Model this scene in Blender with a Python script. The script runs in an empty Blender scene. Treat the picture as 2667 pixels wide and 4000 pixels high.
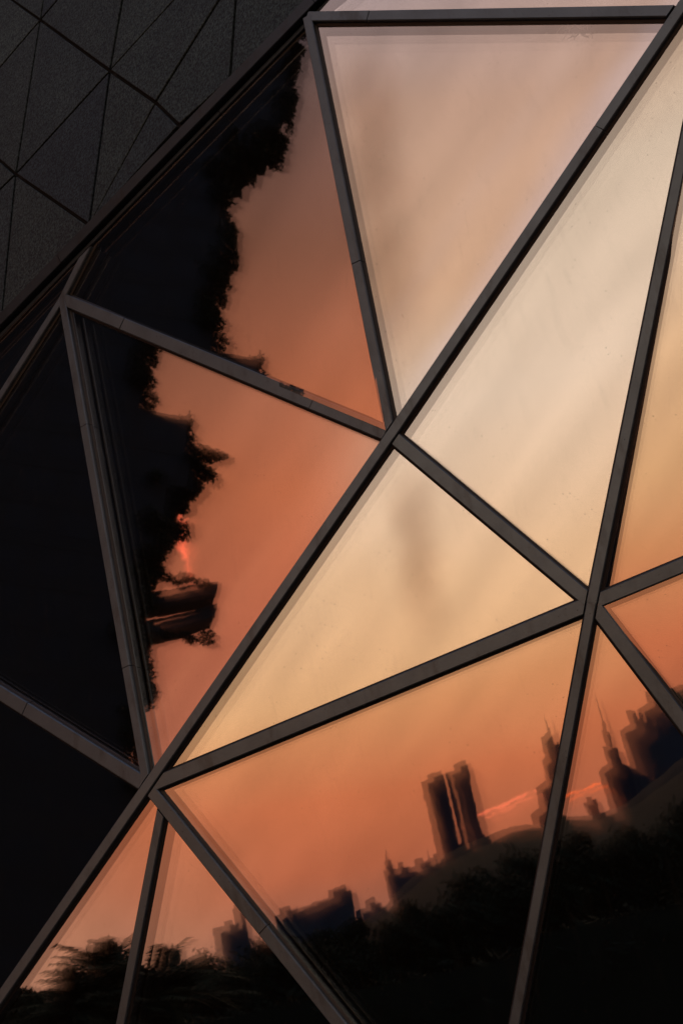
import bpy, math, random
import numpy as np
from mathutils import Vector, Matrix
from mathutils.noise import noise as pnoise

random.seed(7)
rng = np.random.default_rng(11)
scn = bpy.context.scene
COL = scn.collection

# ------------------------------------------------------------------ camera
cam_data = bpy.data.cameras.new("camera")
cam_data.sensor_fit = 'VERTICAL'
cam_data.sensor_height = 36.0
cam_data.sensor_width = 24.0
cam_data.lens = 45.0
cam_data.clip_start = 0.1
cam_data.clip_end = 3000.0
cam = bpy.data.objects.new("camera", cam_data)
COL.objects.link(cam)
cam.matrix_world = Matrix(((0.960181, 0.279378, 0.0, 0.0),
                           (0.047327, -0.162655, -0.985547, 0.0),
                           (-0.27534, 0.946304, -0.169401, 2.2),
                           (0, 0, 0, 1)))
scn.camera = cam

# ------------------------------------------------------------------ node helpers
class NT:
    def __init__(self, tree):
        self.t = tree
    def n(self, kind, **kw):
        nd = self.t.nodes.new(kind)
        for k, v in kw.items():
            setattr(nd, k, v)
        return nd
    def put(self, sock, v):
        if isinstance(v, bpy.types.NodeSocket):
            self.t.links.new(v, sock)
        else:
            sock.default_value = v
    def math(self, op, a, b=0.0, c=None, clamp=False):
        nd = self.n('ShaderNodeMath', operation=op, use_clamp=clamp)
        self.put(nd.inputs[0], a); self.put(nd.inputs[1], b)
        if c is not None: self.put(nd.inputs[2], c)
        return nd.outputs[0]
    def vmath(self, op, a, b=(0, 0, 0)):
        nd = self.n('ShaderNodeVectorMath', operation=op)
        self.put(nd.inputs[0], a); self.put(nd.inputs[1], b)
        return nd.outputs['Value'] if op in ('DOT_PRODUCT', 'LENGTH', 'DISTANCE') else nd.outputs['Vector']
    def smooth(self, v, a, b, to0=0.0, to1=1.0):
        nd = self.n('ShaderNodeMapRange', interpolation_type='SMOOTHSTEP')
        self.put(nd.inputs['Value'], v)
        for k, x in (('From Min', a), ('From Max', b), ('To Min', to0), ('To Max', to1)):
            nd.inputs[k].default_value = x
        return nd.outputs['Result']
    def mix(self, f, a, b, blend='MIX'):
        nd = self.n('ShaderNodeMix', data_type='RGBA', blend_type=blend)
        self.put(nd.inputs[0], f); self.put(nd.inputs[6], a); self.put(nd.inputs[7], b)
        return nd.outputs[2]
    def ramp(self, v, stops, interp='LINEAR'):
        nd = self.n('ShaderNodeValToRGB')
        cr = nd.color_ramp; cr.interpolation = interp
        while len(cr.elements) < len(stops): cr.elements.new(0.5)
        for e, (p, c) in zip(cr.elements, stops):
            e.position = p; e.color = c
        self.put(nd.inputs[0], v)
        return nd.outputs[0]
    def noise(self, vec, scale, detail=3.0, rough=0.5):
        nd = self.n('ShaderNodeTexNoise')
        self.put(nd.inputs['Vector'], vec)
        nd.inputs['Scale'].default_value = scale
        nd.inputs['Detail'].default_value = detail
        nd.inputs['Roughness'].default_value = rough
        return nd.outputs['Fac']

def lin(r, g, b, k=1.0):
    f = lambda c: ((c / 255 + 0.055) / 1.055) ** 2.4 if c > 10 else c / 255 / 12.92
    return (f(r) * k, f(g) * k, f(b) * k, 1.0)

# ------------------------------------------------------------------ sky (dusk)
SUN_AZ, SUN_EL = math.radians(-35), math.radians(1.2)
world = bpy.data.worlds.new("World")
scn.world = world
world.use_nodes = True
nt = NT(world.node_tree)
world.node_tree.nodes.clear()
D = nt.n('ShaderNodeTexCoord').outputs['Generated']
sep = nt.n('ShaderNodeSeparateXYZ'); nt.put(sep.inputs[0], D)
X, Y, Z = sep.outputs
zup = nt.math('MAXIMUM', Z, 0.0)
# long bands of thin cirrus running all one way across the sky
ax_e = Vector((0.770, -0.203, 0.605)).normalized()
ax_p = ax_e.cross(Vector((0, 0, 1))).normalized()
ax_q = ax_e.cross(ax_p).normalized()
cb = nt.n('ShaderNodeCombineXYZ')
nt.put(cb.inputs[0], nt.math('MULTIPLY', nt.vmath('DOT_PRODUCT', D, tuple(ax_p)), 9.0))
nt.put(cb.inputs[1], nt.math('MULTIPLY', nt.vmath('DOT_PRODUCT', D, tuple(ax_q)), 9.0))
nt.put(cb.inputs[2], nt.math('MULTIPLY', nt.vmath('DOT_PRODUCT', D, tuple(ax_e)), 1.3))
cirrus = nt.noise(cb.outputs[0], 1.6, 4.0, 0.55)
cb2 = nt.n('ShaderNodeCombineXYZ')
nt.put(cb2.inputs[0], nt.math('MULTIPLY', nt.vmath('DOT_PRODUCT', D, tuple(ax_p)), 34.0))
nt.put(cb2.inputs[1], nt.math('MULTIPLY', nt.vmath('DOT_PRODUCT', D, tuple(ax_q)), 34.0))
nt.put(cb2.inputs[2], nt.math('MULTIPLY', nt.vmath('DOT_PRODUCT', D, tuple(ax_e)), 1.6))
fibres = nt.noise(cb2.outputs[0], 1.0, 2.0, 0.5)
soft = nt.noise(D, 3.0, 3.0, 0.5)
zz = nt.math('ADD', zup, nt.math('MULTIPLY', nt.math('SUBTRACT', soft, 0.5), 0.06))
NEAR = [(0.0, lin(116, 78, 72)), (0.055, lin(150, 92, 74)), (0.09, lin(182, 98, 68)), (0.14, lin(200, 109, 71)),
        (0.20, lin(213, 141, 94)), (0.255, lin(226, 170, 122)), (0.34, lin(234, 187, 146)), (0.46, lin(236, 205, 180)),
        (0.574, lin(226, 199, 176)), (0.66, lin(208, 164, 134)), (0.75, lin(193, 154, 134)), (0.86, lin(156, 150, 164)), (1.0, lin(122, 136, 168))]
FAR = [(0.0, lin(112, 80, 74)), (0.05, lin(168, 112, 90)), (0.10, lin(204, 136, 104)), (0.20, lin(206, 128, 98)), (0.30, lin(190, 110, 84)), (0.42, lin(205, 119, 90)), (0.52, lin(202, 111, 80)),
       (0.60, lin(194, 108, 73)), (0.66, lin(174, 104, 77)), (0.71, lin(146, 94, 74)), (0.80, lin(112, 88, 84)), (0.88, lin(112, 116, 142)), (1.0, lin(122, 136, 168))]
near = nt.ramp(zz, NEAR)
far = nt.ramp(zz, FAR)
az = nt.math('ARCTAN2', X, nt.math('MULTIPLY', Y, -1.0))      # 0 = -Y, negative towards -X
rel = nt.math('SUBTRACT', math.radians(-33), az)           # cloud-reddened sky to the left of the afterglow
duskier = nt.smooth(rel, math.radians(23), math.radians(41), 1.16, 0.56)     # the cloud deck dims away from the afterglow
dk = nt.n('ShaderNodeCombineXYZ')
for i in range(3): nt.put(dk.inputs[i], duskier)
far = nt.mix(1.0, far, dk.outputs[0], 'MULTIPLY')
col = nt.mix(nt.smooth(rel, math.radians(17), math.radians(30)), near, far)
EAST = [(0.0, lin(40, 40, 52)), (0.25, lin(44, 48, 66)), (0.6, lin(70, 80, 110)), (1.0, lin(122, 136, 168))]
east = nt.ramp(zup, EAST)
low = nt.math('MULTIPLY', nt.smooth(rel, math.radians(13), math.radians(22)), nt.smooth(zup, 0.03, 0.22, 1.0, 0.0))
col = nt.mix(nt.math('MULTIPLY', low, 0.5), col, lin(208, 146, 114))          # paler haze low on the left
away = nt.math('ABSOLUTE', nt.math('SUBTRACT', az, math.radians(-45)))
away = nt.math('MINIMUM', away, nt.math('SUBTRACT', 2 * math.pi, away))
col = nt.mix(nt.smooth(away, math.radians(48), math.radians(112)), col, east)
gain = nt.math('ADD', 0.59, nt.math('ADD', nt.math('MULTIPLY', cirrus, 0.32), nt.math('MULTIPLY', fibres, 0.50)))
gain = nt.math('MULTIPLY', gain, nt.smooth(az, math.radians(-31), math.radians(-8), 1.0, 0.78))
gcol = nt.n('ShaderNodeCombineXYZ')
for i in range(3): nt.put(gcol.inputs[i], gain)
col = nt.mix(1.0, col, gcol.outputs[0], 'MULTIPLY')
# a few brighter, straighter cirrus streaks in the same set
ang = nt.math('MULTIPLY', nt.math('ARCTAN2', nt.vmath('DOT_PRODUCT', D, tuple(ax_q)), nt.vmath('DOT_PRODUCT', D, tuple(ax_p))), 57.2958)
alongE = nt.vmath('DOT_PRODUCT', D, tuple(ax_e))
ragged = nt.math('MULTIPLY', nt.math('SUBTRACT', nt.noise(cb2.outputs[0], 0.5, 3.0, 0.6), 0.5), 1.6)
for centre, halfw, amount, tintc, upper in ((-47.3, 1.5, 0.34, lin(214, 196, 206), True), (-50.2, 0.7, 0.14, lin(212, 180, 170), True), (-54.6, 1.0, 0.34, lin(226, 146, 104), False),
                                     (-56.8, 0.5, 0.14, lin(214, 128, 92), False), (-59.4, 0.8, 0.16, lin(206, 118, 84), False), (-43.0, 1.2, 0.12, lin(220, 190, 176), True)):
    m = nt.smooth(nt.math('ABSOLUTE', nt.math('ADD', nt.math('SUBTRACT', ang, centre), ragged)), 0.0, halfw, 1.0, 0.0)
    m = nt.math('MULTIPLY', m, nt.smooth(nt.math('ABSOLUTE', alongE), 0.30, 0.62, amount, 0.0))
    m = nt.math('MULTIPLY', m, nt.smooth(alongE, -0.06, 0.06, 0.0 if upper else 1.0, 1.0 if upper else 0.0))
    col = nt.mix(m, col, tintc)
# sunlit vapour trails
def trail(d0, d1, width, colour, seed):
    global col
    a, b = Vector(d0).normalized(), Vector(d1).normalized()
    nrm_ = a.cross(b).normalized(); mid = (a + b).normalized()
    half = a.angle(b) / 2
    wob = nt.math('MULTIPLY', nt.math('SUBTRACT', nt.noise(nt.vmath('ADD', D, (seed, 0, 0)), 42.0, 3.0, 0.6), 0.5), width * 5)
    dist = nt.math('ABSOLUTE', nt.math('ADD', nt.vmath('DOT_PRODUCT', D, tuple(nrm_)), wob))
    m = nt.smooth(dist, 0.0, width, 1.0, 0.0)
    along = nt.math('ABSOLUTE', nt.vmath('DOT_PRODUCT', D, tuple(nrm_.cross(mid))))
    m = nt.math('MULTIPLY', m, nt.smooth(along, math.sin(half) * 0.6, math.sin(half) * 1.3, 1.0, 0.0))
    m = nt.math('MULTIPLY', m, nt.smooth(nt.vmath('DOT_PRODUCT', D, tuple(mid)), 0.5, 0.9))
    m = nt.math('MULTIPLY', m, nt.smooth(nt.noise(nt.vmath('ADD', D, (0, seed, 0)), 60.0, 2.0, 0.6), 0.30, 0.5))
    col = nt.mix(m, col, colour)
trail((-0.6290, -0.7700, 0.1060), (-0.5550, -0.8220, 0.1210), 0.0019, lin(255, 120, 84, 1.35), 3.0)
trail((-0.5480, -0.8320, 0.0880), (-0.5050, -0.8580, 0.0960), 0.0019, lin(255, 104, 52, 1.35), 5.0)
trail((-0.7500, -0.2900, 0.5950), (-0.7776, -0.3155, 0.5438), 0.0034, lin(255, 112, 78, 1.35), 9.0)
skyt = nt.n('ShaderNodeTexSky', sky_type='NISHITA')
skyt.sun_disc = False
skyt.sun_elevation = SUN_EL
skyt.sun_rotation = math.radians(180) + SUN_AZ
bg1 = nt.n('ShaderNodeBackground'); nt.put(bg1.inputs['Color'], col); bg1.inputs['Strength'].default_value = 1.22
bg2 = nt.n('ShaderNodeBackground'); nt.put(bg2.inputs['Color'], skyt.outputs[0]); bg2.inputs['Strength'].default_value = 0.004
add = nt.n('ShaderNodeAddShader')
nt.put(add.inputs[0], bg1.outputs[0]); nt.put(add.inputs[1], bg2.outputs[0])
wo = nt.n('ShaderNodeOutputWorld'); nt.put(wo.inputs['Surface'], add.outputs[0])
world.cycles.sampling_method = 'MANUAL'
world.cycles.sample_map_resolution = 512

# the sun, almost down behind the trees
sl = bpy.data.lights.new("sun", 'SUN'); sl.energy = 0.12; sl.angle = math.radians(0.5); sl.color = (1.0, 0.62, 0.36)
so = bpy.data.objects.new("sun", sl); COL.objects.link(so)
to_sun = Vector((math.sin(SUN_AZ) * math.cos(SUN_EL), -math.cos(SUN_AZ) * math.cos(SUN_EL), math.sin(SUN_EL)))
so.rotation_euler = to_sun.to_track_quat('Z', 'Y').to_euler()
so.location = to_sun * 60

vs = scn.view_settings
vs.view_transform = 'Standard'; vs.look = 'None'; vs.exposure = 0.0; vs.gamma = 1.0; vs.use_curve_mapping = False
cy = scn.cycles
cy.max_bounces = 8; cy.glossy_bounces = 5; cy.transparent_max_bounces = 10; cy.diffuse_bounces = 2
cy.use_denoising = True
cy.caustics_reflective = False; cy.caustics_refractive = False
cy.sample_clamp_indirect = 4.0

# ------------------------------------------------------------------ object helpers
def link_mesh(name, me, parent=None, mats=()):
    o = bpy.data.objects.new(name, me)
    COL.objects.link(o)
    for m in mats:
        if m.name not in [x.name for x in me.materials if x]: me.materials.append(m)
    if parent is not None:
        o.parent = parent
        o.matrix_parent_inverse = Matrix.Identity(4)
    return o

def mesh(name, vs_, fs, mat, parent=None, mi=None, mats=None):
    me = bpy.data.meshes.new(name)
    me.from_pydata([tuple(v) for v in vs_], [], fs)
    for m in (mats or [mat]): me.materials.append(m)
    if mi is not None: me.polygons.foreach_set('material_index', mi)
    me.validate(); me.update()
    return link_mesh(name, me, parent)

def tag(o, label=None, cat=None, group=None, kind=None):
    for k, v in (('label', label), ('category', cat), ('group', group), ('kind', kind)):
        if v: o[k] = v
    return o

def empty(name, loc=(0, 0, 0), rz=0.0):
    o = bpy.data.objects.new(name, None); COL.objects.link(o)
    o.location = loc; o.rotation_euler = (0, 0, rz); o.empty_display_size = 0.3
    return o

class MB:
    """collects closed shapes for one mesh object"""
    def __init__(self): self.v = []; self.f = []
    def hexa(self, p8):
        b = len(self.v); self.v += [tuple(p) for p in p8]
        for q in ((3, 2, 1, 0), (4, 5, 6, 7), (0, 1, 5, 4), (1, 2, 6, 5), (2, 3, 7, 6), (3, 0, 4, 7)):
            self.f.append(tuple(b + i for i in q))
    def box(self, x0, x1, y0, y1, z0, z1):
        self.hexa([(x0, y0, z0), (x1, y0, z0), (x1, y1, z0), (x0, y1, z0), (x0, y0, z1), (x1, y0, z1), (x1, y1, z1), (x0, y1, z1)])
    def prism(self, bottom, top):
        n = len(bottom); b = len(self.v)
        self.v += [tuple(p) for p in bottom] + [tuple(p) for p in top]
        self.f.append(tuple(b + i for i in reversed(range(n)))); self.f.append(tuple(b + n + i for i in range(n)))
        for i in range(n):
            j = (i + 1) % n; self.f.append((b + i, b + j, b + n + j, b + n + i))
    def tube(self, pts, radii, n=8):
        b = len(self.v); pts = [Vector(p) for p in pts]
        for i, p in enumerate(pts):
            d = (pts[min(i + 1, len(pts) - 1)] - pts[max(i - 1, 0)]).normalized()
            a = d.cross(Vector((0.31, 0.95, 0.05))).normalized(); c = d.cross(a)
            for k in range(n):
                t = 2 * math.pi * k / n
                self.v.append(tuple(p + (a * math.cos(t) + c * math.sin(t)) * radii[i]))
        for i in range(len(pts) - 1):
            for k in range(n):
                k2 = (k + 1) % n
                self.f.append((b + i * n + k, b + i * n + k2, b + (i + 1) * n + k2, b + (i + 1) * n + k))
        self.f.append(tuple(b + k for k in reversed(range(n))))
        self.f.append(tuple(b + (len(pts) - 1) * n + k for k in range(n)))
    def build(self, name, mat, parent=None):
        return mesh(name, self.v, self.f, mat, parent)

# ------------------------------------------------------------------ materials
def new_mat(name):
    m = bpy.data.materials.new(name); m.use_nodes = True
    m.node_tree.nodes.clear()
    t = NT(m.node_tree)
    out = t.n('ShaderNodeOutputMaterial')
    return m, t, out

def principled(name, base, rough=0.6, metal=0.0, spec=0.5, var=0.25, scale=8.0, bump=0.0, bscale=60.0):
    m, t, out = new_mat(name)
    p = t.n('ShaderNodeBsdfPrincipled')
    co = t.n('ShaderNodeTexCoord').outputs['Object']
    nz = t.noise(co, scale, 4.0, 0.6)
    c = t.mix(nz, tuple(x * (1 - var) for x in base[:3]) + (1,), tuple(x * (1 + var) for x in base[:3]) + (1,))
    t.put(p.inputs['Base Color'], c)
    p.inputs['Roughness'].default_value = rough; p.inputs['Metallic'].default_value = metal
    p.inputs['Specular IOR Level'].default_value = spec
    if bump:
        b = t.n('ShaderNodeBump'); b.inputs['Distance'].default_value = bump
        t.put(b.inputs['Height'], t.noise(co, bscale, 4.0, 0.6)); t.put(p.inputs['Normal'], b.outputs[0])
    t.put(out.inputs['Surface'], p.outputs[0])
    return m

def glass_normal(t, strength=1.0):
    """slight waviness of float glass, with the finer roller marks of tempered glass"""
    geo = t.n('ShaderNodeNewGeometry'); P = geo.outputs['Position']
    info = t.n('ShaderNodeObjectInfo').outputs['Random']
    off = t.n('ShaderNodeCombineXYZ'); t.put(off.inputs[0], t.math('MULTIPLY', info, 37.0)); t.put(off.inputs[2], t.math('MULTIPLY', info, 11.0))
    Q = t.vmath('ADD', P, off.outputs[0])
    big = t.noise(Q, 1.7, 1.0, 0.4)
    mid = t.noise(Q, 9.0, 1.0, 0.5)
    fine = t.noise(Q, 34.0, 1.0, 0.5)
    hsum = t.math('ADD', t.math('MULTIPLY', big, 0.0009 * strength), t.math('ADD', t.math('MULTIPLY', mid, 0.00004 * strength), t.math('MULTIPLY', fine, 0.000010 * strength)))
    b = t.n('ShaderNodeBump'); b.inputs['Strength'].default_value = 1.0; b.inputs['Distance'].default_value = 1.0
    t.put(b.inputs['Height'], hsum)
    return b.outputs[0], P, Q

def brown_bands(t, P, Q):
    """two long soft brown bands painted into the glass at set places"""
    def soft_band(p0, p1, w):
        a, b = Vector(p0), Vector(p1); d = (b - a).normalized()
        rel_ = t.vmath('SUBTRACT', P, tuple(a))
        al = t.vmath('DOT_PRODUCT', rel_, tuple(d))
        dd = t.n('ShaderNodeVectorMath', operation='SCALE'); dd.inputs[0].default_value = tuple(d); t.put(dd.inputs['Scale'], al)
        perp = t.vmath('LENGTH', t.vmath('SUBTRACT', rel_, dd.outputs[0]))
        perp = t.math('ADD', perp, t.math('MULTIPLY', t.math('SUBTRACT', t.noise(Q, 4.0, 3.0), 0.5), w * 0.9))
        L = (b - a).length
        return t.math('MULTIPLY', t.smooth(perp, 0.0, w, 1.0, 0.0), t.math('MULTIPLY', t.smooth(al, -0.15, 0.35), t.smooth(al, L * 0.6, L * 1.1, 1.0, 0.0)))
    return t.math('ADD', soft_band((0.750, 6.165, 5.62), (0.400, 5.88, 3.60), 0.24), soft_band((0.330, 5.86, 3.33), (0.215, 5.81, 2.52), 0.17), clamp=True)  # fixed ends and widths of the two bands painted into the glass colour

def outer_glass():
    m, t, out = new_mat("outer_glass")
    nrm_, P, Q = glass_normal(t, 1.0)
    g = t.n('ShaderNodeBsdfGlossy'); g.inputs['Roughness'].default_value = 0.015; g.inputs['Color'].default_value = (1, 1, 1, 1)
    t.put(g.inputs['Normal'], nrm_)
    tr = t.n('ShaderNodeBsdfTransparent'); tr.inputs['Color'].default_value = (0.97, 0.98, 0.97, 1)
    mx = t.n('ShaderNodeMixShader'); mx.inputs[0].default_value = 0.40
    t.put(mx.inputs[1], tr.outputs[0]); t.put(mx.inputs[2], g.outputs[0])
    # dust: fine specks, rain runs and a thin film; plus the painted brown bands
    sq = t.n('ShaderNodeMapping'); t.put(sq.inputs['Vector'], Q); sq.inputs['Scale'].default_value = (26, 26, 1.6)
    runs = t.smooth(t.noise(sq.outputs[0], 1.0, 4.0, 0.6), 0.52, 0.80)
    vor = t.n('ShaderNodeTexVoronoi', feature='F1'); t.put(vor.inputs['Vector'], Q); vor.inputs['Scale'].default_value = 26.0
    spk = t.math('MULTIPLY', t.smooth(vor.outputs['Distance'], 0.04, 0.11, 1.0, 0.0), t.smooth(t.noise(Q, 4.0, 2.0), 0.44, 0.58))
    film = t.math('ADD', 0.012, t.math('MULTIPLY', t.noise(Q, 2.3, 5.0, 0.65), 0.02))
    amt = t.math('ADD', t.math('ADD', t.math('MULTIPLY', runs, 0.035), t.math('MULTIPLY', spk, 0.34)), t.math('ADD', film, t.math('MULTIPLY', brown_bands(t, P, Q), 0.12)))
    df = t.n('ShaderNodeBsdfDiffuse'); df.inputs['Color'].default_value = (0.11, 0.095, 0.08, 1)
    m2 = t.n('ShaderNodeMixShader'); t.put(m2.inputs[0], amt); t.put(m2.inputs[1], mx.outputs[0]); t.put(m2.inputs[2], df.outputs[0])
    t.put(out.inputs['Surface'], m2.outputs[0])
    return m

def clear_back():
    m, t, out = new_mat("glass_back_face")
    tr = t.n('ShaderNodeBsdfTransparent'); tr.inputs['Color'].default_value = (0.98, 0.985, 0.98, 1)
    t.put(out.inputs['Surface'], tr.outputs[0])
    return m

def inner_glass():
    m, t, out = new_mat("coated_inner_glass")
    nrm_, P, Q = glass_normal(t, 1.0)
    p = t.n('ShaderNodeBsdfGlossy'); p.inputs['Roughness'].default_value = 0.02
    t.put(p.inputs['Normal'], nrm_)
    # worn, clouded places in the coating: broad soft smears running down the sheet
    sq = t.n('ShaderNodeMapping'); t.put(sq.inputs['Vector'], Q); sq.inputs['Scale'].default_value = (3.2, 3.2, 0.55)
    smear = t.smooth(t.noise(sq.outputs[0], 1.0, 3.0, 0.5), 0.50, 0.78)
    st = brown_bands(t, P, Q)  # painted brown bands, separate from the wear of the coating
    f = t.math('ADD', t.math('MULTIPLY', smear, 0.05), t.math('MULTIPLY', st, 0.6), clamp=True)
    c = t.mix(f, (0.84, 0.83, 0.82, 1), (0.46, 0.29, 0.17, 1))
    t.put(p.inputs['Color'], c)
    t.put(out.inputs['Surface'], p.outputs[0])
    return m

def frame_metal(name, base, rough):
    m, t, out = new_mat(name)
    p = t.n('ShaderNodeBsdfPrincipled')
    P = t.n('ShaderNodeNewGeometry').outputs['Position']
    nz = t.noise(P, 5.0, 5.0, 0.65)
    c = t.mix(nz, tuple(x * 0.72 for x in base) + (1,), tuple(x * 1.3 for x in base) + (1,))
    vor = t.n('ShaderNodeTexVoronoi', feature='F1'); t.put(vor.inputs['Vector'], P); vor.inputs['Scale'].default_value = 38.0
    chip = t.math('MULTIPLY', t.smooth(vor.outputs['Distance'], 0.05, 0.14, 1.0, 0.0), t.smooth(t.noise(P, 7.0, 2.0), 0.50, 0.60))
    c = t.mix(t.math('MULTIPLY', chip, 0.7), c, (0.012, 0.012, 0.013, 1))
    mp = t.n('ShaderNodeMapping'); t.put(mp.inputs['Vector'], P); mp.inputs['Scale'].default_value = (9, 9, 2.2)
    grime = t.smooth(t.noise(mp.outputs[0], 1.0, 5.0, 0.7), 0.50, 0.72)
    c = t.mix(t.math('MULTIPLY', grime, 0.45), c, (0.040, 0.036, 0.032, 1))
    t.put(p.inputs['Base Color'], c)
    p.inputs['Metallic'].default_value = 0.55
    t.put(p.inputs['Roughness'], t.math('ADD', rough - 0.08, t.math('MULTIPLY', t.noise(P, 18.0, 4.0, 0.6), 0.18)))
    b = t.n('ShaderNodeBump'); b.inputs['Distance'].default_value = 0.0006
    t.put(b.inputs['Height'], t.noise(P, 90.0, 3.0)); t.put(p.inputs['Normal'], b.outputs[0])
    t.put(out.inputs['Surface'], p.outputs[0])
    return m

def granite():
    m, t, out = new_mat("flamed_dark_granite")
    p = t.n('ShaderNodeBsdfPrincipled')
    info = t.n('ShaderNodeObjectInfo').outputs['Random']
    P = t.n('ShaderNodeNewGeometry').outputs['Position']
    sq = t.n('ShaderNodeMapping'); t.put(sq.inputs['Vector'], P); sq.inputs['Scale'].default_value = (1, 1, 0.5)
    fine = t.noise(sq.outputs[0], 85.0, 3.0, 0.75)
    spk = t.smooth(fine, 0.36, 0.68)
    cloud = t.noise(P, 2.6, 4.0, 0.6)
    grey = t.mix(spk, (0.006, 0.0105, 0.0115, 1), (0.070, 0.112, 0.114, 1))
    tint = t.ramp(info, [(0.0, (0.58, 0.62, 0.74, 1)), (0.35, (0.95, 0.97, 0.95, 1)), (0.7, (0.72, 0.72, 0.73, 1)), (1.0, (1.18, 1.20, 1.14, 1))])
    c = t.mix(1.0, grey, tint, 'MULTIPLY')
    k = t.math('ADD', 0.55, t.math('MULTIPLY', cloud, 0.9))
    kc = t.n('ShaderNodeCombineXYZ')
    for i in range(3): t.put(kc.inputs[i], k)
    c = t.mix(1.0, c, kc.outputs[0], 'MULTIPLY')
    streak = t.n('ShaderNodeMapping'); t.put(streak.inputs['Vector'], P); streak.inputs['Scale'].default_value = (7, 7, 0.8)
    c = t.mix(t.math('MULTIPLY', t.smooth(t.noise(streak.outputs[0], 1.0, 4.0, 0.6), 0.55, 0.75), 0.35), c, (0.016, 0.016, 0.017, 1))
    t.put(p.inputs['Base Color'], c)
    p.inputs['Roughness'].default_value = 0.62; p.inputs['Specular IOR Level'].default_value = 0.25
    b = t.n('ShaderNodeBump'); b.inputs['Distance'].default_value = 0.0025
    t.put(b.inputs['Height'], fine); t.put(p.inputs['Normal'], b.outputs[0])
    t.put(out.inputs['Surface'], p.outputs[0])
    return m

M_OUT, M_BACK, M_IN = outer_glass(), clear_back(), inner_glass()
M_FRAME = frame_metal("anodised_frame", (0.108, 0.150, 0.190), 0.40)
M_RAIL = frame_metal("dark_rail_metal", (0.045, 0.066, 0.088), 0.32)
M_GASKET = principled("black_rubber", (0.010, 0.010, 0.012), 0.55, var=0.3, scale=30)
M_STONE = granite()
M_BACKING = principled("black_backing", (0.008, 0.008, 0.009), 0.9)
M_RESIDUE = principled("dried_sealant", (0.42, 0.38, 0.33), 0.8)
M_CONC = principled("dark_concrete", (0.06, 0.058, 0.055), 0.85, bump=0.004)
M_PAVE = principled("dark_paving", (0.030, 0.030, 0.030), 0.9, spec=0.2, scale=1.2, bump=0.01, bscale=9)
M_SOIL = principled("hill_scrub", (0.016, 0.018, 0.011), 0.95, spec=0.1, scale=0.3)
M_LEAF = principled("dark_leaves", (0.022, 0.031, 0.014), 0.8, spec=0.1, var=0.5, scale=3.0)
M_BARK = principled("bark", (0.05, 0.04, 0.03), 0.9, spec=0.1)
M_TOWER = principled("slate_cladding", (0.040, 0.054, 0.070), 0.6, spec=0.3, var=0.2, scale=0.2)
M_TOWER2 = principled("grey_render", (0.075, 0.09, 0.10), 0.7, spec=0.3, var=0.2, scale=0.2)
M_DARK = principled("charcoal_cladding", (0.040, 0.037, 0.030), 0.7, spec=0.2, var=0.3, scale=0.15)
M_YEW = principled("yew_leaves", (0.022, 0.030, 0.016), 0.8, spec=0.1, var=0.4, scale=3.0)
M_WIN = principled("dark_window", (0.036, 0.034, 0.029), 0.6, spec=0.2)

# ------------------------------------------------------------------ the facade's node points (metres)
VERTS = {
    'N2': (-1.2581, 6.2828, 2.2474),
    'N4': (0.9214, 5.5041, 2.4612),
    'N1': (0.3315, 5.8609, 3.4822),
    'A': (2.3588, 5.3277, 5.0936),
    'T': (2.0877, 5.3999, 4.8851),
    'D2': (-0.4205, 5.8005, 0.6200),
    'D4': (-0.0368, 5.6593, 0.6200),
    'J1': (-1.2514, 6.2674, 2.1268),
    'D1': (-1.9681, 6.3697, 0.6200),
    'R1': (1.7213, 5.2475, 2.5412),
    'R4': (2.5860, 5.2449, 5.0302),
    'R2': (1.2940, 5.2632, 1.2985),
    'R3': (1.0626, 5.2782, 0.6200),
    'N0': (0.5750, 6.3132, 5.8995),
    'U0': (1.0739, 6.1475, 6.1458),
    'N6': (-1.2074, 7.1181, 5.0910),
    'B1': (-2.8902, 7.5535, 3.7368),
    'K': (-0.9110, 7.0223, 5.3813),
    'S1': (-2.8378, 7.9476, 4.7335),
    'F0': (-3.3529, 6.8388, 0.6200),
}
STONE = {
    'a': (-1.0750, 8.2869, 7.6328),
    'b': (-0.6278, 7.4700, 6.6258),
    'c': (-1.4395, 7.8544, 6.3292),
    'd': (-0.3793, 7.0252, 6.0838),
    'e': (0.0751, 6.6101, 5.8632),
    'f': (-0.9557, 7.1013, 5.4926),
    'g': (-0.2754, 6.8030, 5.7872),
    'k': (-1.6693, 7.4283, 5.2110),
    'q1': (-1.9321, 8.6854, 7.3054),
    'q2': (-2.0013, 8.1570, 6.1948),
    'p0': (-1.8229, 9.5197, 9.0588),
    'p1': (-1.5804, 9.2090, 8.7686),
    'p2': (-0.9621, 8.4389, 8.0713),
    'p2b': (-0.7050, 8.1161, 7.7764),
    'p3': (-0.3686, 7.6937, 7.3905),
    'p4': (0.0896, 7.1303, 6.8879),
    'p5': (0.3061, 6.8695, 6.6609),
    'p6': (0.8041, 6.2420, 6.0854),
    'k2': (-2.0722, 7.6156, 5.0570),
}

V = {k: Vector(v) for k, v in VERTS.items()}
S = {k: Vector(v) for k, v in STONE.items()}
V['J1'] = V['N2'].lerp(V['D2'], 0.062)
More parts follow.
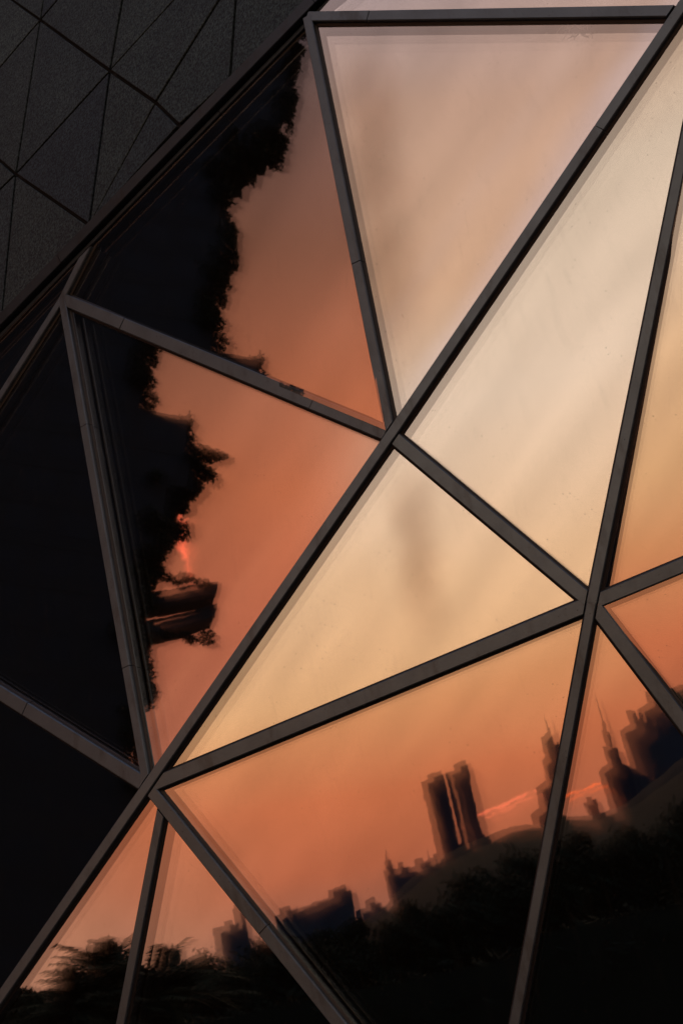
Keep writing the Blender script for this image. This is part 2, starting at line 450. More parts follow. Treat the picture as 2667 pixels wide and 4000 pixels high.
# the facade goes on to the right and upwards past the frame
V['R1'] = V['N4'] + (V['R1'] - V['N4']) * 3.2
V['R2'] = V['N4'] + (V['R2'] - V['N4']) * 1.5
V['R3'] = V['R2'] + Vector((-0.10, 0.01, -0.06))
V['R4'] = V['A'] + (V['R4'] - V['A']) * 9.0
up_v = (V['U0'] - V['N0']) * 3.4
V['U2'] = V['U0'] + (V['U0'] - V['S1']).normalized() * up_v.length; V['A2'] = V['A'] + up_v; V['R5'] = V['R4'] + up_v
V['R6'] = V['R2'] + (V['R1'] - V['R2']) * 0.5 + Vector((0.9, 0.05, -0.9)); V['R6'].z = 0.62
CAMP = Vector((0, 0, 2.2))

# ------------------------------------------------------------------ ground and plinth
def sheet(name, x0, x1, y0, y1, z, mat, n=1):
    vs_ = []; fs = []
    for i in range(n + 1):
        for j in range(n + 1): vs_.append((x0 + (x1 - x0) * i / n, y0 + (y1 - y0) * j / n, z))
    for i in range(n):
        for j in range(n):
            a = i * (n + 1) + j; fs.append((a, a + n + 1, a + n + 2, a + 1))
    return mesh(name, vs_, fs, mat)
tag(sheet("ground", -900, 900, -900, 900, 0.0, M_PAVE), kind='structure')

# ------------------------------------------------------------------ glass facade
facade = empty("glass_facade", (0.0, 6.2, 0.0))
tag(facade, "dark framed facade of triangular glass panes mirroring an orange sunset and skyline", "glass facade")
FO = Vector((0.0, 6.2, 0.0))
def L(p): return tuple(Vector(p) - FO)          # world point -> facade's own frame

def plane_normal(a, b, c):
    n = (b - a).cross(c - a).normalized()
    if n.dot(CAMP - a) < 0: n = -n
    return n

PANES = [  # corner names; the first three fix the plane; then wedge direction of the second sheet
    ("N1", "N4", "A"), ("N1", "N4", "N2"), ("N2", "N4", "D4", "D2"), ("N4", "D4", "R2", "R3"), ("N4", "R2", "R1"),
    ("N4", "R1", "A", "R4"), ("N2", "F0", "D1", "J1"), ("J1", "D1", "D2"), ("N0", "N1", "T"), ("N0", "N1", "N6", "K"),
    ("N6", "N1", "N2"), ("N6", "N2", "B1"), ("N2", "B1", "F0"), ("K", "B1", "S1"), ("N0", "T", "U0", "A"),
    ("U0", "A", "U2", "A2"), ("A", "R4", "A2", "R5"), ("R2", "R1", "R6")]
NORM = {}
TILT = {('N0', 'N1', 'N6', 'K'): 1.6, ('N4', 'R2', 'R1'): -1.6, ('N4', 'R1', 'A', 'R4'): -2.6}      # how far a pane leans in its bed, degrees
GAP = 0.040
def sort_loop(pts, n):
    c = sum(pts, Vector()) / len(pts)
    u = (pts[0] - c).normalized(); w = n.cross(u)
    return sorted(pts, key=lambda p: math.atan2((p - c).dot(w), (p - c).dot(u)))
def inset(pts, n, d):
    out = []
    m = len(pts)
    for i in range(m):
        a, b, c = pts[i - 1], pts[i], pts[(i + 1) % m]
        e1 = (b - a).normalized(); e2 = (c - b).normalized()
        n1 = n.cross(e1); n2 = n.cross(e2)
        k = d / max(0.25, (1 + n1.dot(n2)))
        out.append(b + (n1 + n2) * k)
    return out
for names in PANES:
    p0 = [V[k] for k in names]
    n = plane_normal(*p0[:3])
    NORM[frozenset(names)] = n
    tl = TILT.get(names, 0.0)
    if tl:
        n = n.copy(); n.rotate(Matrix.Rotation(math.radians(-tl), 3, Vector((0, 0, 1)).cross(n).normalized()))
        cc = sum(p0, Vector()) / len(p0)
        p0 = [p - n * n.dot(p - cc) for p in p0]
    pts = [p - n * n.dot(p - p0[0]) for p in p0]
    loop = inset(sort_loop(pts, n), n, 0.012)
    m = len(loop)
    # outer sheet: 8 mm, its coated face outside
    vs_ = [L(p) for p in loop] + [L(p - n * 0.008) for p in loop]
    fs = [tuple(range(m)), tuple(reversed(range(m, 2 * m)))] + [(i, i + m, (i + 1) % m + m, (i + 1) % m) for i in range(m)]
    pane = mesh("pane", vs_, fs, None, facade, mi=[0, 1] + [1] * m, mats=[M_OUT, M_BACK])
    # inner sheet, not quite parallel to the first, as sealed units never are
    c = sum(loop, Vector()) / m
    up = (Vector((0, 0, 1)) - n * n.z).normalized(); side = up.cross(n)
    g = up * (-0.0019 + random.uniform(-0.0005, 0.0005)) + side * (0.0021 + random.uniform(-0.0007, 0.0007))
    base = [p - n * (GAP - g.dot(p - c)) for p in loop]
    vs_ = [L(p) for p in base] + [L(p - n * 0.008) for p in base]
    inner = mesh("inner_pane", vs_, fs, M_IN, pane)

def normal_of(*names):
    s = Vector()
    for k, n in NORM.items():
        if all(x in k for x in names): s += n
    return s.normalized()

def mullion(a, b, n, w, h, cut_a=None, cut_b=None, splits=(), depth=0.075, mat=None, name="mullion", gasket=True, parent=None, org=None):
    """capped bar from a to b; a cut is (direction, width) of the bar it butts against; splits are joints along it"""
    mat = mat or M_FRAME; parent = parent or facade
    loc = org or L
    d = (b - a); Ln = d.length; d.normalize()
    n = (n - d * n.dot(d)).normalized(); l = n.cross(d)
    def end(s, cut, sign):
        if cut is None: return 0.0
        q, wt = cut
        q = (q - n * q.dot(n)).normalized(); mm = n.cross(q)
        if mm.dot(d) * sign < 0: mm = -mm
        return min(0.35, (wt / 2 + 0.004 - s * mm.dot(l)) / max(0.2, abs(mm.dot(d))))
    cuts = [0.0] + list(splits) + [1.0]
    c = 0.004
    prof = [(-w / 2, -depth), (-w / 2, h - c), (-w / 2 + c, h), (w / 2 - c, h), (w / 2, h - c), (w / 2, -depth)]
    for i in range(len(cuts) - 1):
        f0, f1 = cuts[i], cuts[i + 1]
        def at(s, z, which):
            if which == 0:
                t = end(s, cut_a, 1) if i == 0 else f0 * Ln + 0.002
            else:
                t = Ln - end(s, cut_b, -1) if i == len(cuts) - 2 else f1 * Ln - 0.002
            return a + d * t + l * s + n * z
        jog = random.uniform(-0.0012, 0.0012)
        mb = MB(); mb.prism([loc(at(s, z + jog, 0)) for s, z in prof], [loc(at(s, z + jog, 1)) for s, z in prof])
        bar = mb.build(name, mat, parent)
        if gasket:
            for sg in (-1, 1):
                g0, g1 = sg * (w / 2 + 0.0005), sg * (w / 2 + 0.011)
                pr = [(g0, -0.006), (g0, 0.009), (g1, 0.004), (g1, -0.006)]
                gb = MB(); gb.prism([loc(at(s, z, 0)) for s, z in pr], [loc(at(s, z, 1)) for s, z in pr])
                gb.build("gasket", M_GASKET, bar)

fold = (V['A'] - V['N2']).normalized()
fold2 = (V['N2'] - V['F0']).normalized()
up4 = (V['A'] - V['N4']).normalized()
nA = lambda *s: normal_of(*s)
WF, W4 = 0.053, 0.047
mullion(V['F0'], V['N2'], nA('N2', 'F0'), WF, 0.036, None, None, (0.40,))
mullion(V['N2'], V['N1'], nA('N1', 'N2'), WF, 0.036, None, None, ())
mullion(V['N1'], V['A'], (NORM[frozenset(("N1", "N4", "A"))] + NORM[frozenset(("N0", "N1", "T"))]).normalized(), WF, 0.036, None, None, (0.635,))
mullion(V['N4'], V['A'], nA('N4', 'A'), W4, 0.034, None, (fold, WF))
mullion(V['D4'], V['N4'], nA('N4', 'D4'), W4 - 0.004, 0.034)
mullion(V['N1'], V['N4'], nA('N1', 'N4'), 0.062, 0.030, (fold, WF), (up4, W4))
mullion(V['N2'], V['N4'], nA('N2', 'N4'), 0.067, 0.030, (fold, WF), (up4, W4))
mullion(V['N4'], V['R1'], nA('N4', 'R1'), 0.060, 0.030, (up4, W4), None)
mullion(V['N4'], V['R2'], nA('N4', 'R2'), 0.060, 0.030, (V['N4'] - V['D4'], W4), None)
dd = V['D2'] - V['N2']
mullion(V['N2'], V['D2'], (NORM[frozenset(("N2", "N4", "D4", "D2"))]), 0.060, 0.030, (fold2, WF), None, (0.47,))
mullion(V['J1'], V['D1'], (NORM[frozenset(("J1", "D1", "D2"))]), 0.046, 0.030, (dd, 0.060), None)
mullion(V['N6'], V['N1'], nA('N6', 'N1'), 0.070, 0.030, None, (fold, WF), (0.22, 0.80))
mullion(V['N0'], V['N1'], nA('N0', 'N1'), 0.052, 0.034, None, (fold, WF), (0.62,))
mullion(V['N0'], V['T'], nA('N0', 'T'), 0.058, 0.034, None, (fold, WF), (0.19,))
mullion(V['N6'], V['N2'], nA('N6', 'N2'), 0.050, 0.032, None, (fold, WF), (0.30, 0.79))
mullion(V['B1'], V['N2'], nA('B1', 'N2'), 0.072, 0.030, None, (fold2, WF), (0.62,))

mullion(V['N6'], V['B1'], nA('N6', 'B1'), 0.048, 0.030)

mullion(V['U0'], V['A'], nA('U0', 'A'), 0.058, 0.034, None, (fold, WF))
mullion(V['A'], V['A2'], nA('A', 'A2'), 0.058, 0.034)
mullion(V['A'], V['R4'], nA('A', 'R4'), 0.058, 0.034)
mullion(V['R2'], V['R1'], nA('R2', 'R1'), 0.058, 0.034)
mullion(V['R1'], V['R4'], nA('R1', 'R4'), 0.058, 0.034)

# edge rail between the glass and the stone
nq2 = NORM[frozenset(("N0", "N1", "N6", "K"))]
V['U0'] = V['U2']
rail_d = (V['U0'] - V['S1']).normalized()
rail_l = nq2.cross(rail_d).normalized()
if rail_l.z < 0: rail_l = -rail_l
mullion(V['S1'], V['U0'], nq2, 0.078, 0.060, None, None, (0.30, 0.62), mat=M_RAIL, name="edge_rail", gasket=False, depth=0.12)
off = -rail_l * 0.062
mullion(V['S1'] + off, V['U0'] + off, nq2, 0.030, 0.024, None, None, (0.5,), mat=M_RAIL, name="edge_trim", gasket=True)
mullion(V['K'], V['N6'], nA('K', 'N6'), 0.050, 0.030, (rail_d, 0.10), None)
# plinth under the glass
ring = [V['F0'], V['D1'], V['D2'], V['D4'], V['R3'], V['R6']]
mb = MB()
front = [p + Vector((-0.06, -0.16, 0)) for p in ring]
back = [p + Vector((0.3, 0.9, 0)) for p in reversed(ring)]
poly = front + back
mb.prism([L((p.x, p.y, 0.0)) for p in poly], [L((p.x, p.y, 0.57)) for p in poly])
mb.build("plinth", M_CONC, facade)

# dried sealant squeezed out along a few edges
def residue(a, b, n, t0, t1, count, spread):
    d = (b - a); Ln = d.length; d.normalize(); l = n.cross(d).normalized()
    mb = MB()
    for i in range(count):
        t = random.uniform(t0, t1) * Ln
        p = a + d * t + l * random.uniform(0.2, 0.55) * spread + n * 0.003
        pts = [p]; dirn = d * random.choice((-1, 1)) + l * random.uniform(-0.5, 0.9)
        for k in range(5):
            dirn = (dirn + Vector((random.uniform(-.6, .6), random.uniform(-.2, .2), random.uniform(-.6, .6)))).normalized()
            dirn = (dirn - n * dirn.dot(n)).normalized()
            p = p + dirn * random.uniform(0.006, 0.014); pts.append(p)
        mb.tube([L(q) for q in pts], [0.0014] * len(pts), 4)
    return mb.build("sealant_residue", M_RESIDUE, facade)
nq1 = NORM[frozenset(("N0", "N1", "T"))]
dn = -1 if nq1.cross((V['T'] - V['N0']).normalized()).z > 0 else 1
residue(V['N0'], V['T'], nq1 * dn, 0.68, 0.80, 22, 0.10)

# ------------------------------------------------------------------ stone wall
wall = empty("stone_wall", (-0.6, 7.4, 0.0))
tag(wall, "dark speckled granite wall of triangular slabs above the sloping metal rail", "stone wall")
WO = Vector((-0.6, 7.4, 0.0))
def LW(p): return tuple(Vector(p) - WO)
nS = plane_normal(S['a'], S['c'], S['b'])
for k in S: S[k] = S[k] - nS * nS.dot(S[k] - S['a'])
TILES = ["a q1 c", "a c b", "c f b", "c k f", "q1 q2 c", "b f d", "d f g", "d g e p5", "b d p5 p4", "b p4 p3", "a b p3 p2b", "a p2b p2",
         "a p2 p1", "a p1 p0 q1", "e p5 p6", "c q2 k2 k"]
# slabs beyond the frame
wv = (S['p2'] - S['a']) * 2.4; wl = (S['q1'] - S['b']) * 0.9
for k in ('p0', 'p1', 'p2', 'p3', 'p5', 'p6'): S['u' + k] = S[k] + wv
for k in ('p0', 'q1', 'q2', 'k2'): S['l' + k] = S[k] + wl
TILES += ["p0 p1 up1 up0", "p1 p2 up2 up1", "p2 p2b p3 up3 up2", "p3 p4 up5 up3", "p4 p5 up5", "p5 p6 up6 up5", "p0 q1 lq1 lp0", "q1 q2 lq2 lq1", "q2 k2 lk2 lq2"]
for tname in TILES:
    pts = [S[k] for k in tname.split()]
    loop = inset(sort_loop(pts, nS), nS, 0.0105)
    c = sum(loop, Vector()) / len(loop)
    g = Vector((random.uniform(-1, 1), random.uniform(-1, 1), random.uniform(-1, 1))) * 0.003
    h0 = random.uniform(-0.002, 0.002)
    topo = inset(loop, nS, 0.003)
    top = [LW(p + nS * (h0 + g.dot(p - c))) for p in topo]
    rim = [LW(p + nS * (h0 - 0.003 + g.dot(p - c))) for p in loop]
    bot = [LW(p - nS * 0.04) for p in loop]
    m = len(loop)
    vs_ = top + rim + bot
    fs = [tuple(range(m)), tuple(reversed(range(2 * m, 3 * m)))]
    for i in range(m):
        j = (i + 1) % m
        fs += [(i, i + m, j + m, j), (i + m, i + 2 * m, j + 2 * m, j + m)]
    mesh("stone_slab", vs_, fs, M_STONE, wall)
bk = [S['up0'], S['lp0'], S['lq1'], S['lq2'], S['lk2'], S['k2'], S['k'], S['f'], S['e'], S['p6'], S['up6']]
mb = MB(); mb.prism([LW(p - nS * 0.30) for p in bk], [LW(p - nS * 0.045) for p in bk])
mb.build("wall_core", M_BACKING, wall)

# the wall's plain lower return, left of the glass
pa, pb = Vector((-2.45, 8.12, 0)), Vector((-7.6, 9.3, 0)); rd = (pb - pa).normalized(); rn = Vector((rd.y, -rd.x, 0))
if rn.y > 0: rn = -rn
for i in range(4):
    for j in range(3):
        a0 = pa + rd * (1.32 * i + .006); a1 = pa + rd * (1.32 * (i + 1) - .006); z0, z1 = 1.75 * j + .006, 1.75 * (j + 1) - .006
        mb = MB(); q = [a0, a1, a1 - rn * .06, a0 - rn * .06]
        mb.prism([LW((p.x, p.y, z0)) for p in q], [LW((p.x, p.y, z1)) for p in q]); mb.build("stone_slab", M_STONE, wall)
mb = MB(); q = [pa - rn * .065, pa + rd * 5.3 - rn * .065, pa + rd * 5.3 - rn * .4, pa - rn * .4]
mb.prism([LW((p.x, p.y, 0)) for p in q], [LW((p.x, p.y, 5.3)) for p in q]); mb.build("wall_core", M_BACKING, wall)

# ------------------------------------------------------------------ foliage
def leaf_cloud(name, blobs, n, size, parent, mat=None):
    """blobs: (centre, radii); leaf-sized quads scattered in clumps through the volume"""
    cs = np.array([b[0] for b in blobs], float); rs = np.array([b[1] for b in blobs], float)
    w = rs.prod(1) ** (2 / 3); w /= w.sum()
    pick = rng.choice(len(blobs), n, p=w)
    d = rng.normal(size=(n, 3)); d /= np.linalg.norm(d, axis=1)[:, None]
    r = rng.uniform(0.25, 1.0, n) ** 0.45 * (1 + 0.12 * np.clip(rng.normal(size=n), -2, 1.6))
    c = cs[pick] + d * rs[pick] * r[:, None]
    u = rng.normal(size=(n, 3)); u /= np.linalg.norm(u, axis=1)[:, None]
    v = np.cross(u, rng.normal(size=(n, 3))); v /= np.linalg.norm(v, axis=1)[:, None]
    s = size * rng.uniform(0.5, 1.3, n)[:, None]
    P = np.stack([c - u * s * 1.5, c - v * s * .6, c + u * s * 1.5, c + v * s * .6], 1).reshape(-1, 3)
    F = np.arange(n * 4).reshape(n, 4)
    me = bpy.data.meshes.new(name)
    me.from_pydata(P.tolist(), [], F.tolist())
    me.materials.append(mat or M_LEAF)
    return link_mesh(name, me, parent)

def bushy_tree(x, y, h, r, leaves=2600):
    t = empty("bushy_tree", (x, y, 0), random.uniform(0, 6.28))
    tag(t, "dark bushy tree of the belt across from the glass, seen mirrored as a black silhouette", "tree", "trees mirrored along the foot of the glass")
    mb = MB(); mb.tube([(0, 0, 0), (0.05 * r, 0, h * .35), (0, .05 * r, h * .7)], [0.05 * h, 0.035 * h, 0.012 * h], 7)
    for k in range(4):
        a = random.uniform(0, 6.28)
        mb.tube([(0.03, 0, h * .3), (r * .5 * math.cos(a), r * .5 * math.sin(a), h * random.uniform(.55, .8))], [0.02 * h, 0.006 * h], 5)
    mb.build("trunk", M_BARK, t)
    blobs = [((0, 0, h * .42), (r * .9, r * .9, h * .42))]
    for k in range(9):
        a = random.uniform(0, 6.28); q = r * random.uniform(.35, .8)
        z = h * random.uniform(.25, .86)
        b = r * random.uniform(.28, .45)
        blobs.append(((q * math.cos(a), q * math.sin(a), min(z, h - b * .75)), (b, b, b * .8)))
    leaf_cloud("crown", blobs, leaves * 2, 0.018 * h + 0.016, t)
    return t

def palm(x, y, h, r, label):
    t = empty("palm_tree", (x, y, 0))
    tag(t, label, "palm tree", "palms in the mirrored corner")
    mb = MB(); mb.tube([(0, 0, 0), (.04, 0, h * .35), (.05, .03, h * .62)], [.13, .11, .09], 8); mb.build("trunk", M_BARK, t)
    for k in range(46):
        a = random.uniform(0, 6.28); e = random.uniform(-0.5, 1.25)
        Ln = r * random.uniform(.75, 1.1)
        pts = []; p = Vector((.05, .03, h * .62)); el = e
        for s in range(6):
            pts.append(p.copy()); p = p + Vector((math.cos(a) * math.cos(el), math.sin(a) * math.cos(el), math.sin(el))) * (Ln / 5); el -= 0.22
        mb = MB(); mb.tube(pts, [.018, .016, .013, .01, .007, .003], 4)
        vs_, fs = mb.v, mb.f
        sd = Vector((-math.sin(a), math.cos(a), 0))
        for s in range(1, 5):
            for q in range(3):
                b0 = pts[s].lerp(pts[s + 1], q / 3); fw = (pts[s + 1] - pts[s]).normalized()
                for sg in (-1, 1):
                    tip = b0 + (sd * sg * .8 + fw * .75 + Vector((0, 0, -.25))) * (Ln * .26 * (1 - .12 * s))
                    b1 = b0 + fw * Ln * .085
                    i0 = len(vs_); vs_ += [tuple(b0), tuple(b1), tuple(tip)]; fs.append((i0, i0 + 1, i0 + 2))
        mesh("frond", vs_, fs, M_LEAF, t)
    return t

# a low planted hill behind the belt
HILL = [(-75, 1.5), (-50, 2.2), (-45, 2.6), (-43.5, 3.2), (-41.5, 4.4), (-39, 5.2), (-36.5, 5.5), (-34, 4.9), (-32, 4.3), (-30, 4.5), (-28, 5.4), (-26, 6.2), (-22, 6.4), (-12, 4.0), (0, 2.0)]
hv, hf = [], []
NA = 90
for i in range(NA + 1):
    a = -75 + 75 * i / NA
    e = float(np.interp(a, [q[0] for q in HILL], [q[1] for q in HILL])) + 0.16 * pnoise(Vector((a * 1.3, 0, 0))) + 0.08 * pnoise(Vector((a * 5.0, 3, 0)))
    ar = math.radians(a)
    top = 1.11 + 85 * math.tan(math.radians(e))
    for dst, zf in ((50, 0.0), (58, 0.32), (68, 0.66), (77, 0.88), (85, 1.0), (97, 0.8), (125, -0.02)):
        hv.append((3.73 + dst * math.sin(ar), 10.14 - dst * math.cos(ar), top * zf - 0.02))
for i in range(NA):
    for k in range(6):
        b = i * 7 + k; hf.append((b, b + 1, b + 8, b + 7))
hill = mesh("hill", hv, hf, M_SOIL); tag(hill, kind='structure')
for p_ in hill.data.polygons: p_.use_smooth = True

# tree belt across the forecourt: bearing from the glass (deg), apparent height (deg), distance
VC = Vector((3.73, 10.14, 1.11))
BELT = [(-58, 2.6), (-56.5, 2.7), (-55.2, 1.6), (-51.6, 1.4), (-50.4, 2.8), (-49.2, 3.2), (-47.9, 3.3), (-46.6, 3.0), (-45.3, 3.2), (-44.0, 3.1), (-42.7, 3.5),
        (-41.4, 4.0), (-40.1, 4.6), (-38.8, 5.1), (-37.5, 5.3), (-36.2, 5.3), (-34.9, 4.9), (-33.6, 4.5), (-32.3, 4.1), (-31.0, 4.3), (-29.7, 4.6),
        (-28.4, 5.2), (-27.1, 5.8), (-25.8, 6.2), (-24.5, 6.2), (-23.0, 6.0), (-21.5, 5.6), (-20, 5.2), (-60, 3), (-62, 3.2), (-64, 4)]
for a, e in BELT:
    dst = 25 + random.uniform(-2, 2)
    h = 1.11 + dst * math.tan(math.radians(e + (0.55 if a < -44 else 0.05)))
    ar = math.radians(a)
    bushy_tree(VC.x + dst * math.sin(ar), VC.y - dst * math.cos(ar), h, random.uniform(.62, .8), 2400)
# rounder taller crowns behind, at the left of the belt
for a, e, r in [(-52.4, 3.75, 1.0), (-51.2, 3.85, 0.8), (-53.6, 3.2, .9), (-48.2, 3.5, 1.2)]:
    dst = 46; h = 1.11 + dst * math.tan(math.radians(e)); ar = math.radians(a)
    bushy_tree(VC.x + dst * math.sin(ar), VC.y - dst * math.cos(ar), h, r * 1.3, 3200)
ar = math.radians(-53.2)
palm(VC.x + 21 * math.sin(ar), VC.y - 21 * math.cos(ar), 2.75, 1.3, "spiky palm at the left end of the mirrored tree belt")
for a_, d_, h_, l_ in ((-54.6, 20, 2.3, "lower spiky palm nearest the slanting fold bar"), (-52.2, 22.5, 2.2, "short spiky palm just right of the taller palm")):
    ar = math.radians(a_); palm(VC.x + d_ * math.sin(ar), VC.y - d_ * math.cos(ar), h_, 1.15, l_)

# clipped hedge in front of the trees
hedge = empty("clipped_hedge", (0, 0, 0))
tag(hedge, "low clipped hedge running along the foot of the mirrored trees", "hedge")
for i in range(24):
    a0, a1 = (math.radians(-66 + 2.2 * k) for k in (i, i + 1))
    mb = MB(); q = []
    for dst in (15.0, 16.2):
        for a in (a0, a1): q.append((VC.x + dst * math.sin(a), VC.y - dst * math.cos(a)))
    q = [q[0], q[1], q[3], q[2]]
    mb.prism([(x, y, 0) for x, y in q], [(x, y, 1.2) for x, y in q])
    sec = mb.build("hedge_section", M_YEW, hedge)
    am = (a0 + a1) / 2; cx, cy_ = VC.x + 15.6 * math.sin(am), VC.y - 15.6 * math.cos(am)
    leaf_cloud("hedge_leaves", [((cx, cy_, .8), (.7, .7, .5))], 500, 0.05, sec, M_YEW)

# ------------------------------------------------------------------ far skyline
def at_xy(x, y): return math.atan2(y - VC.y, x - VC.x) + math.pi / 2
def tower(name, label, x, y, blocks, mat, spire=None, group=None, cat="building"):
    """blocks: part name, (u0, u1), depth, z0, z1 left, z1 right in the tower's own frame, u to its right as seen from the glass"""
    t = empty(name, (x, y, 0), at_xy(x, y))
    tag(t, label, cat, group)
    for pn, u0, u1, dp, z0, zl, zr in blocks:
        mb = MB()
        mb.hexa([(u0, -dp / 2, z0), (u1, -dp / 2, z0), (u1, dp / 2, z0), (u0, dp / 2, z0), (u0, -dp / 2, zl), (u1, -dp / 2, zr), (u1, dp / 2, zr), (u0, dp / 2, zl)])
        mb.build(pn, mat, t)
    if spire:
        u, z0, z1, r = spire
        mb = MB(); mb.tube([(u, 0, z0), (u, 0, z0 + (z1 - z0) * .4), (u, 0, z1)], [r, r * .45, .05], 8); mb.build("spire", mat, t)
    return t
tower("twin_tower", "left of the two mirrored slab towers standing side by side", -240.4, -281.0,
      [("shaft", -3.3, 3.3, 14, 0, 54.6, 55.6), ("roof_box", -1.2, 3.0, 8, 54.8, 56.6, 57.0), ("podium", -4.6, 3.9, 18, 0, 33, 34.5)], M_TOWER)
tower("twin_tower", "right of the two mirrored slab towers, a little taller", -234.9, -285.6,
      [("shaft", -3.0, 3.05, 14, 0, 55.6, 56.8), ("roof_box", -0.6, 2.7, 8, 56.0, 58.0, 58.4), ("podium", -3.6, 3.4, 18, 0, 34.5, 36)], M_TOWER)
tower("office_block", "low mirrored office block with small roof pinnacles left of the twin towers", -198.4, -211.5,
      [("body", -3.1, 3.2, 12, 0, 25.6, 25.0), ("roof_box", -2.6, -1.2, 6, 25, 27.6, 28.0), ("roof_box", 0.2, 1.6, 6, 25, 27.0, 26.6)], M_TOWER2, spire=(-1.9, 27.5, 31.0, .5))
tower("office_block", "mirrored block touching the foot of the twin towers", -207.1, -230.6,
      [("body", -3.4, 3.4, 12, 0, 26.2, 27.6), ("roof_box", -1.8, 0.4, 6, 26, 28.2, 28.4)], M_TOWER2, spire=(1.8, 27, 30.4, .4))
tower("apartment_block", "long mirrored apartment block with a stepped roof, lower half", -179.1, -160.4,
      [("body", -3.6, 4.6, 12, 0, 17.8, 18.9), ("roof_box", -2.6, -0.6, 6, 17.5, 19.2, 19.4)], M_TOWER2)
tower("apartment_block", "taller mirrored apartment block at the right of the stepped row", -181.0, -172.8,
      [("body", -4.4, 3.6, 12, 0, 19.6, 20.4), ("roof_box", -1.0, 2.6, 6, 19.5, 21.4, 21.8)], M_TOWER2)
tower("low_block", "low mirrored block between the apartment row and the office blocks", -204.0, -206.3,
      [("body", -3.0, 2.8, 12, 0, 18.6, 19.4), ("roof_box", -0.6, 1.4, 6, 19, 20.6, 20.9)], M_TOWER2)
tower("slim_block", "slim mirrored block beside the slanting lower frame bar", -178.4, -146.1,
      [("body", -0.9, 0.9, 8, 0, 19.4, 19.2), ("roof_box", -0.5, 0.3, 5, 19, 20.2, 20.2)], M_TOWER2)
tower("low_block", "lowest mirrored block above the round tree crowns", -195.4, -157.1,
      [("body", -2.4, 2.6, 10, 0, 18.2, 18.0), ("roof_box", -0.5, 1.2, 6, 18, 19.2, 19.2)], M_TOWER2)
tower("stepped_tower", "mirrored skyscraper with stepped shoulders left of the steep lower bar", -237.6, -333.6,
      [("shaft", -1.0, 6.0, 12, 0, 58, 63), ("shoulder", -4.4, -1.05, 12, 0, 50.5, 52.0), ("shoulder", -7.6, -4.45, 12, 0, 43.0, 44.5), ("annex", -10.2, -7.65, 12, 0, 37.5, 36.0), ("crown", 0.4, 4.4, 8, 60, 66, 69)], M_TOWER, spire=(3.6, 67, 74, .6))
tower("spire_tower", "mirrored skyscraper ending in a long needle spire", -206.6, -353.4,
      [("shaft", -2.0, 2.6, 9, 0, 52, 50), ("shoulder", -5.2, -2.05, 10, 0, 44, 46), ("shoulder", 2.65, 5.4, 10, 0, 45, 43), ("crown", -0.9, 1.3, 6, 50, 57, 56)], M_TOWER, spire=(0.3, 56, 69, .7))
tower("blunt_tower", "mirrored tower with a pointed shoulder right of the needle spire", -170.2, -305.0,
      [("shaft", -3.4, 3.4, 9, 0, 47.5, 49.5), ("crown", -0.6, 1.8, 6, 48, 52.4, 51.8)], M_TOWER2)
tower("tall_slab", "tallest mirrored slab at the right of the skyline", -174.0, -325.7,
      [("shaft", -4.2, 3.0, 10, 0, 54.5, 56.5), ("annex", -9.0, -4.25, 10, 0, 41, 42), ("crown", -0.4, 1.9, 6, 55, 59, 58.4)], M_TOWER2)
tower("slab_tower", "mirrored slab tower partly behind the slanting right bar", -152.9, -291.6,
      [("shaft", -3.8, 8.2, 10, 0, 48.5, 47.2), ("roof_box", -1.2, 1.4, 6, 46, 48.4, 48.2)], M_TOWER2)
tower("low_tower", "short mirrored tower left of the needle spire's foot", -205.0, -331.1,
      [("shaft", -1.8, 1.8, 8, 0, 34.6, 35.0), ("roof_box", -0.8, 0.9, 5, 34.5, 36, 36)], M_TOWER)

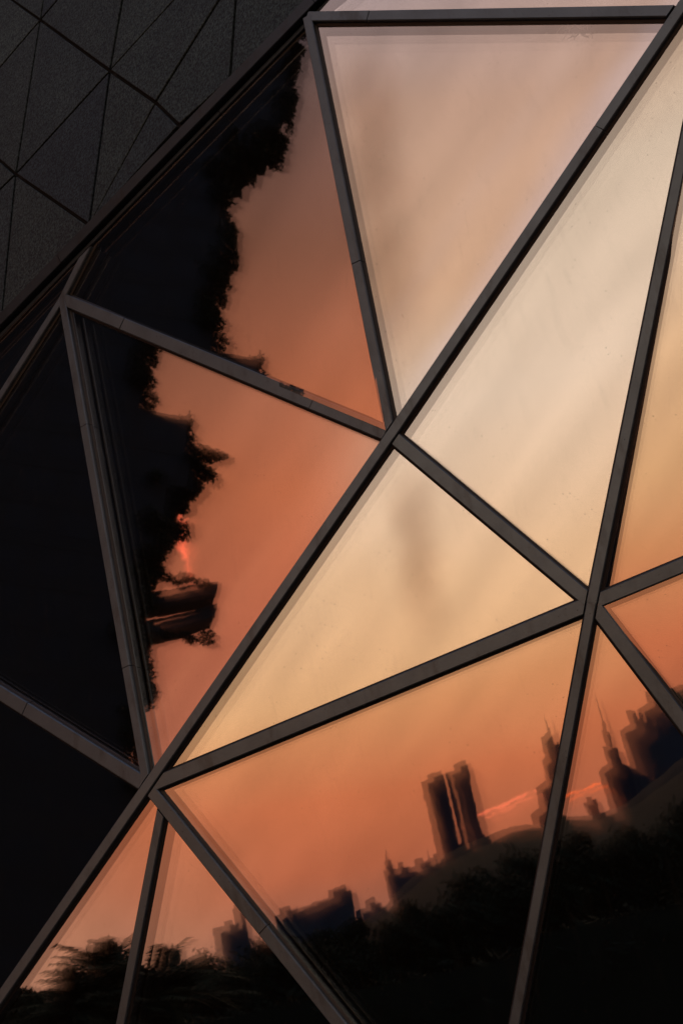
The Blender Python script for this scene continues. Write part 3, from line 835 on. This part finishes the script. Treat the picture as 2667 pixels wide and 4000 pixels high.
# ------------------------------------------------------------------ terraced tower close by on the left
AZT = math.radians(-76)
tt = empty("terraced_tower", (math.sin(AZT) * 48, -math.cos(AZT) * 48, 0), AZT)
tag(tt, "tall terraced tower mirrored as the ragged dark mass in the left panes", "building")
EDGE = [(0, -.6), (24, -.7), (25.4, -1.2), (26.6, -1.7), (28.5, -1.1), (31.1, -1.0), (33, -1.5), (35.8, -1.7), (37.6, -.8), (40.5, -.2), (42.5, .9),
        (44.0, .7), (45.2, -.5), (46.4, -2.0), (48, -3.2), (50.6, -2.9), (54.3, -2.1), (58.2, -2.4), (61.8, -1.9), (64, 0.2), (67, 1.7), (74, 1.9), (86, 2.2)]
def edge(z): return float(np.interp(z, [e[0] for e in EDGE], [e[1] for e in EDGE]))
z = 0.0
while z < 83:
    h = 2.4
    u1 = edge(z + 1.2) + random.uniform(-.25, .2)
    mb = MB()
    mb.box(-34, u1 - .55, -4.5, -.06, z, z + h - .28)                       # walls
    mb.box(-34.0, u1 - .35, -4.5, -.052, z + h - .28, z + h)                      # floor slab
    mb.box(u1 - .48, u1 - .40, -4.5, -.04, z + h, z + h + .55)            # end parapet
    st = mb.build("storey", M_DARK, tt)
    wb = MB()
    for k in range(6):
        x1 = u1 - 1.2 - k * 2.6
        wb.box(x1 - 1.7, x1, -.10, -.055, z + .5, z + h - .5)
    wb.build("window_band", M_WIN, st)
    blobs = []
    for k in range(15):
        q = u1 - .25 - abs(random.gauss(0, .45)) + random.uniform(-.2, .5)
        b = random.uniform(.22, .7)
        blobs.append(((q, random.uniform(-4.6, .2), z + h * random.uniform(-.15, 1.3)), (b, .6, b * random.uniform(.7, 1.5))))
    leaf_cloud("planter_shrub", blobs, 4200, 0.10, tt)
    z += h
# twin canopy slabs that jut out from one terrace
for z0, z1, th in ((31.5, 33.3, 0.75), (33.1, 34.7, 0.70)):
    mb = MB(); mb.hexa([(-1.5, -1.5, z0), (2.1, -1.5, z1), (2.1, -.2, z1), (-1.5, -.2, z0), (-1.5, -1.5, z0 + th), (2.15, -1.5, z1 + th), (2.15, -.2, z1 + th), (-1.5, -.2, z0 + th)])
    sl_ = mb.build("canopy_slab", M_DARK, tt)
    leaf_cloud("trailing_plants", [((random.uniform(-.5, 1.9), -.3, (z0 + .5 if z0 < 32 else z0 + 1.3 + th) + random.uniform(-.25, .2)), (.45, .4, .15)) for k in range(5)], 900, 0.07, sl_)
leaf_cloud("planter_shrub", [((.9, -1, 43.9), (1.0, .8, .4)), ((1.8, -1, 44.1), (.7, .5, .16)), ((-.6, -1, 44.9), (1.1, .8, .3)), ((-2.0, -1, 45.6), (1.0, .8, .35)), ((1.2, -1, 42.6), (.7, .6, .3)), ((.5, -1, 41.6), (.7, .6, .5))], 3600, 0.10, tt)
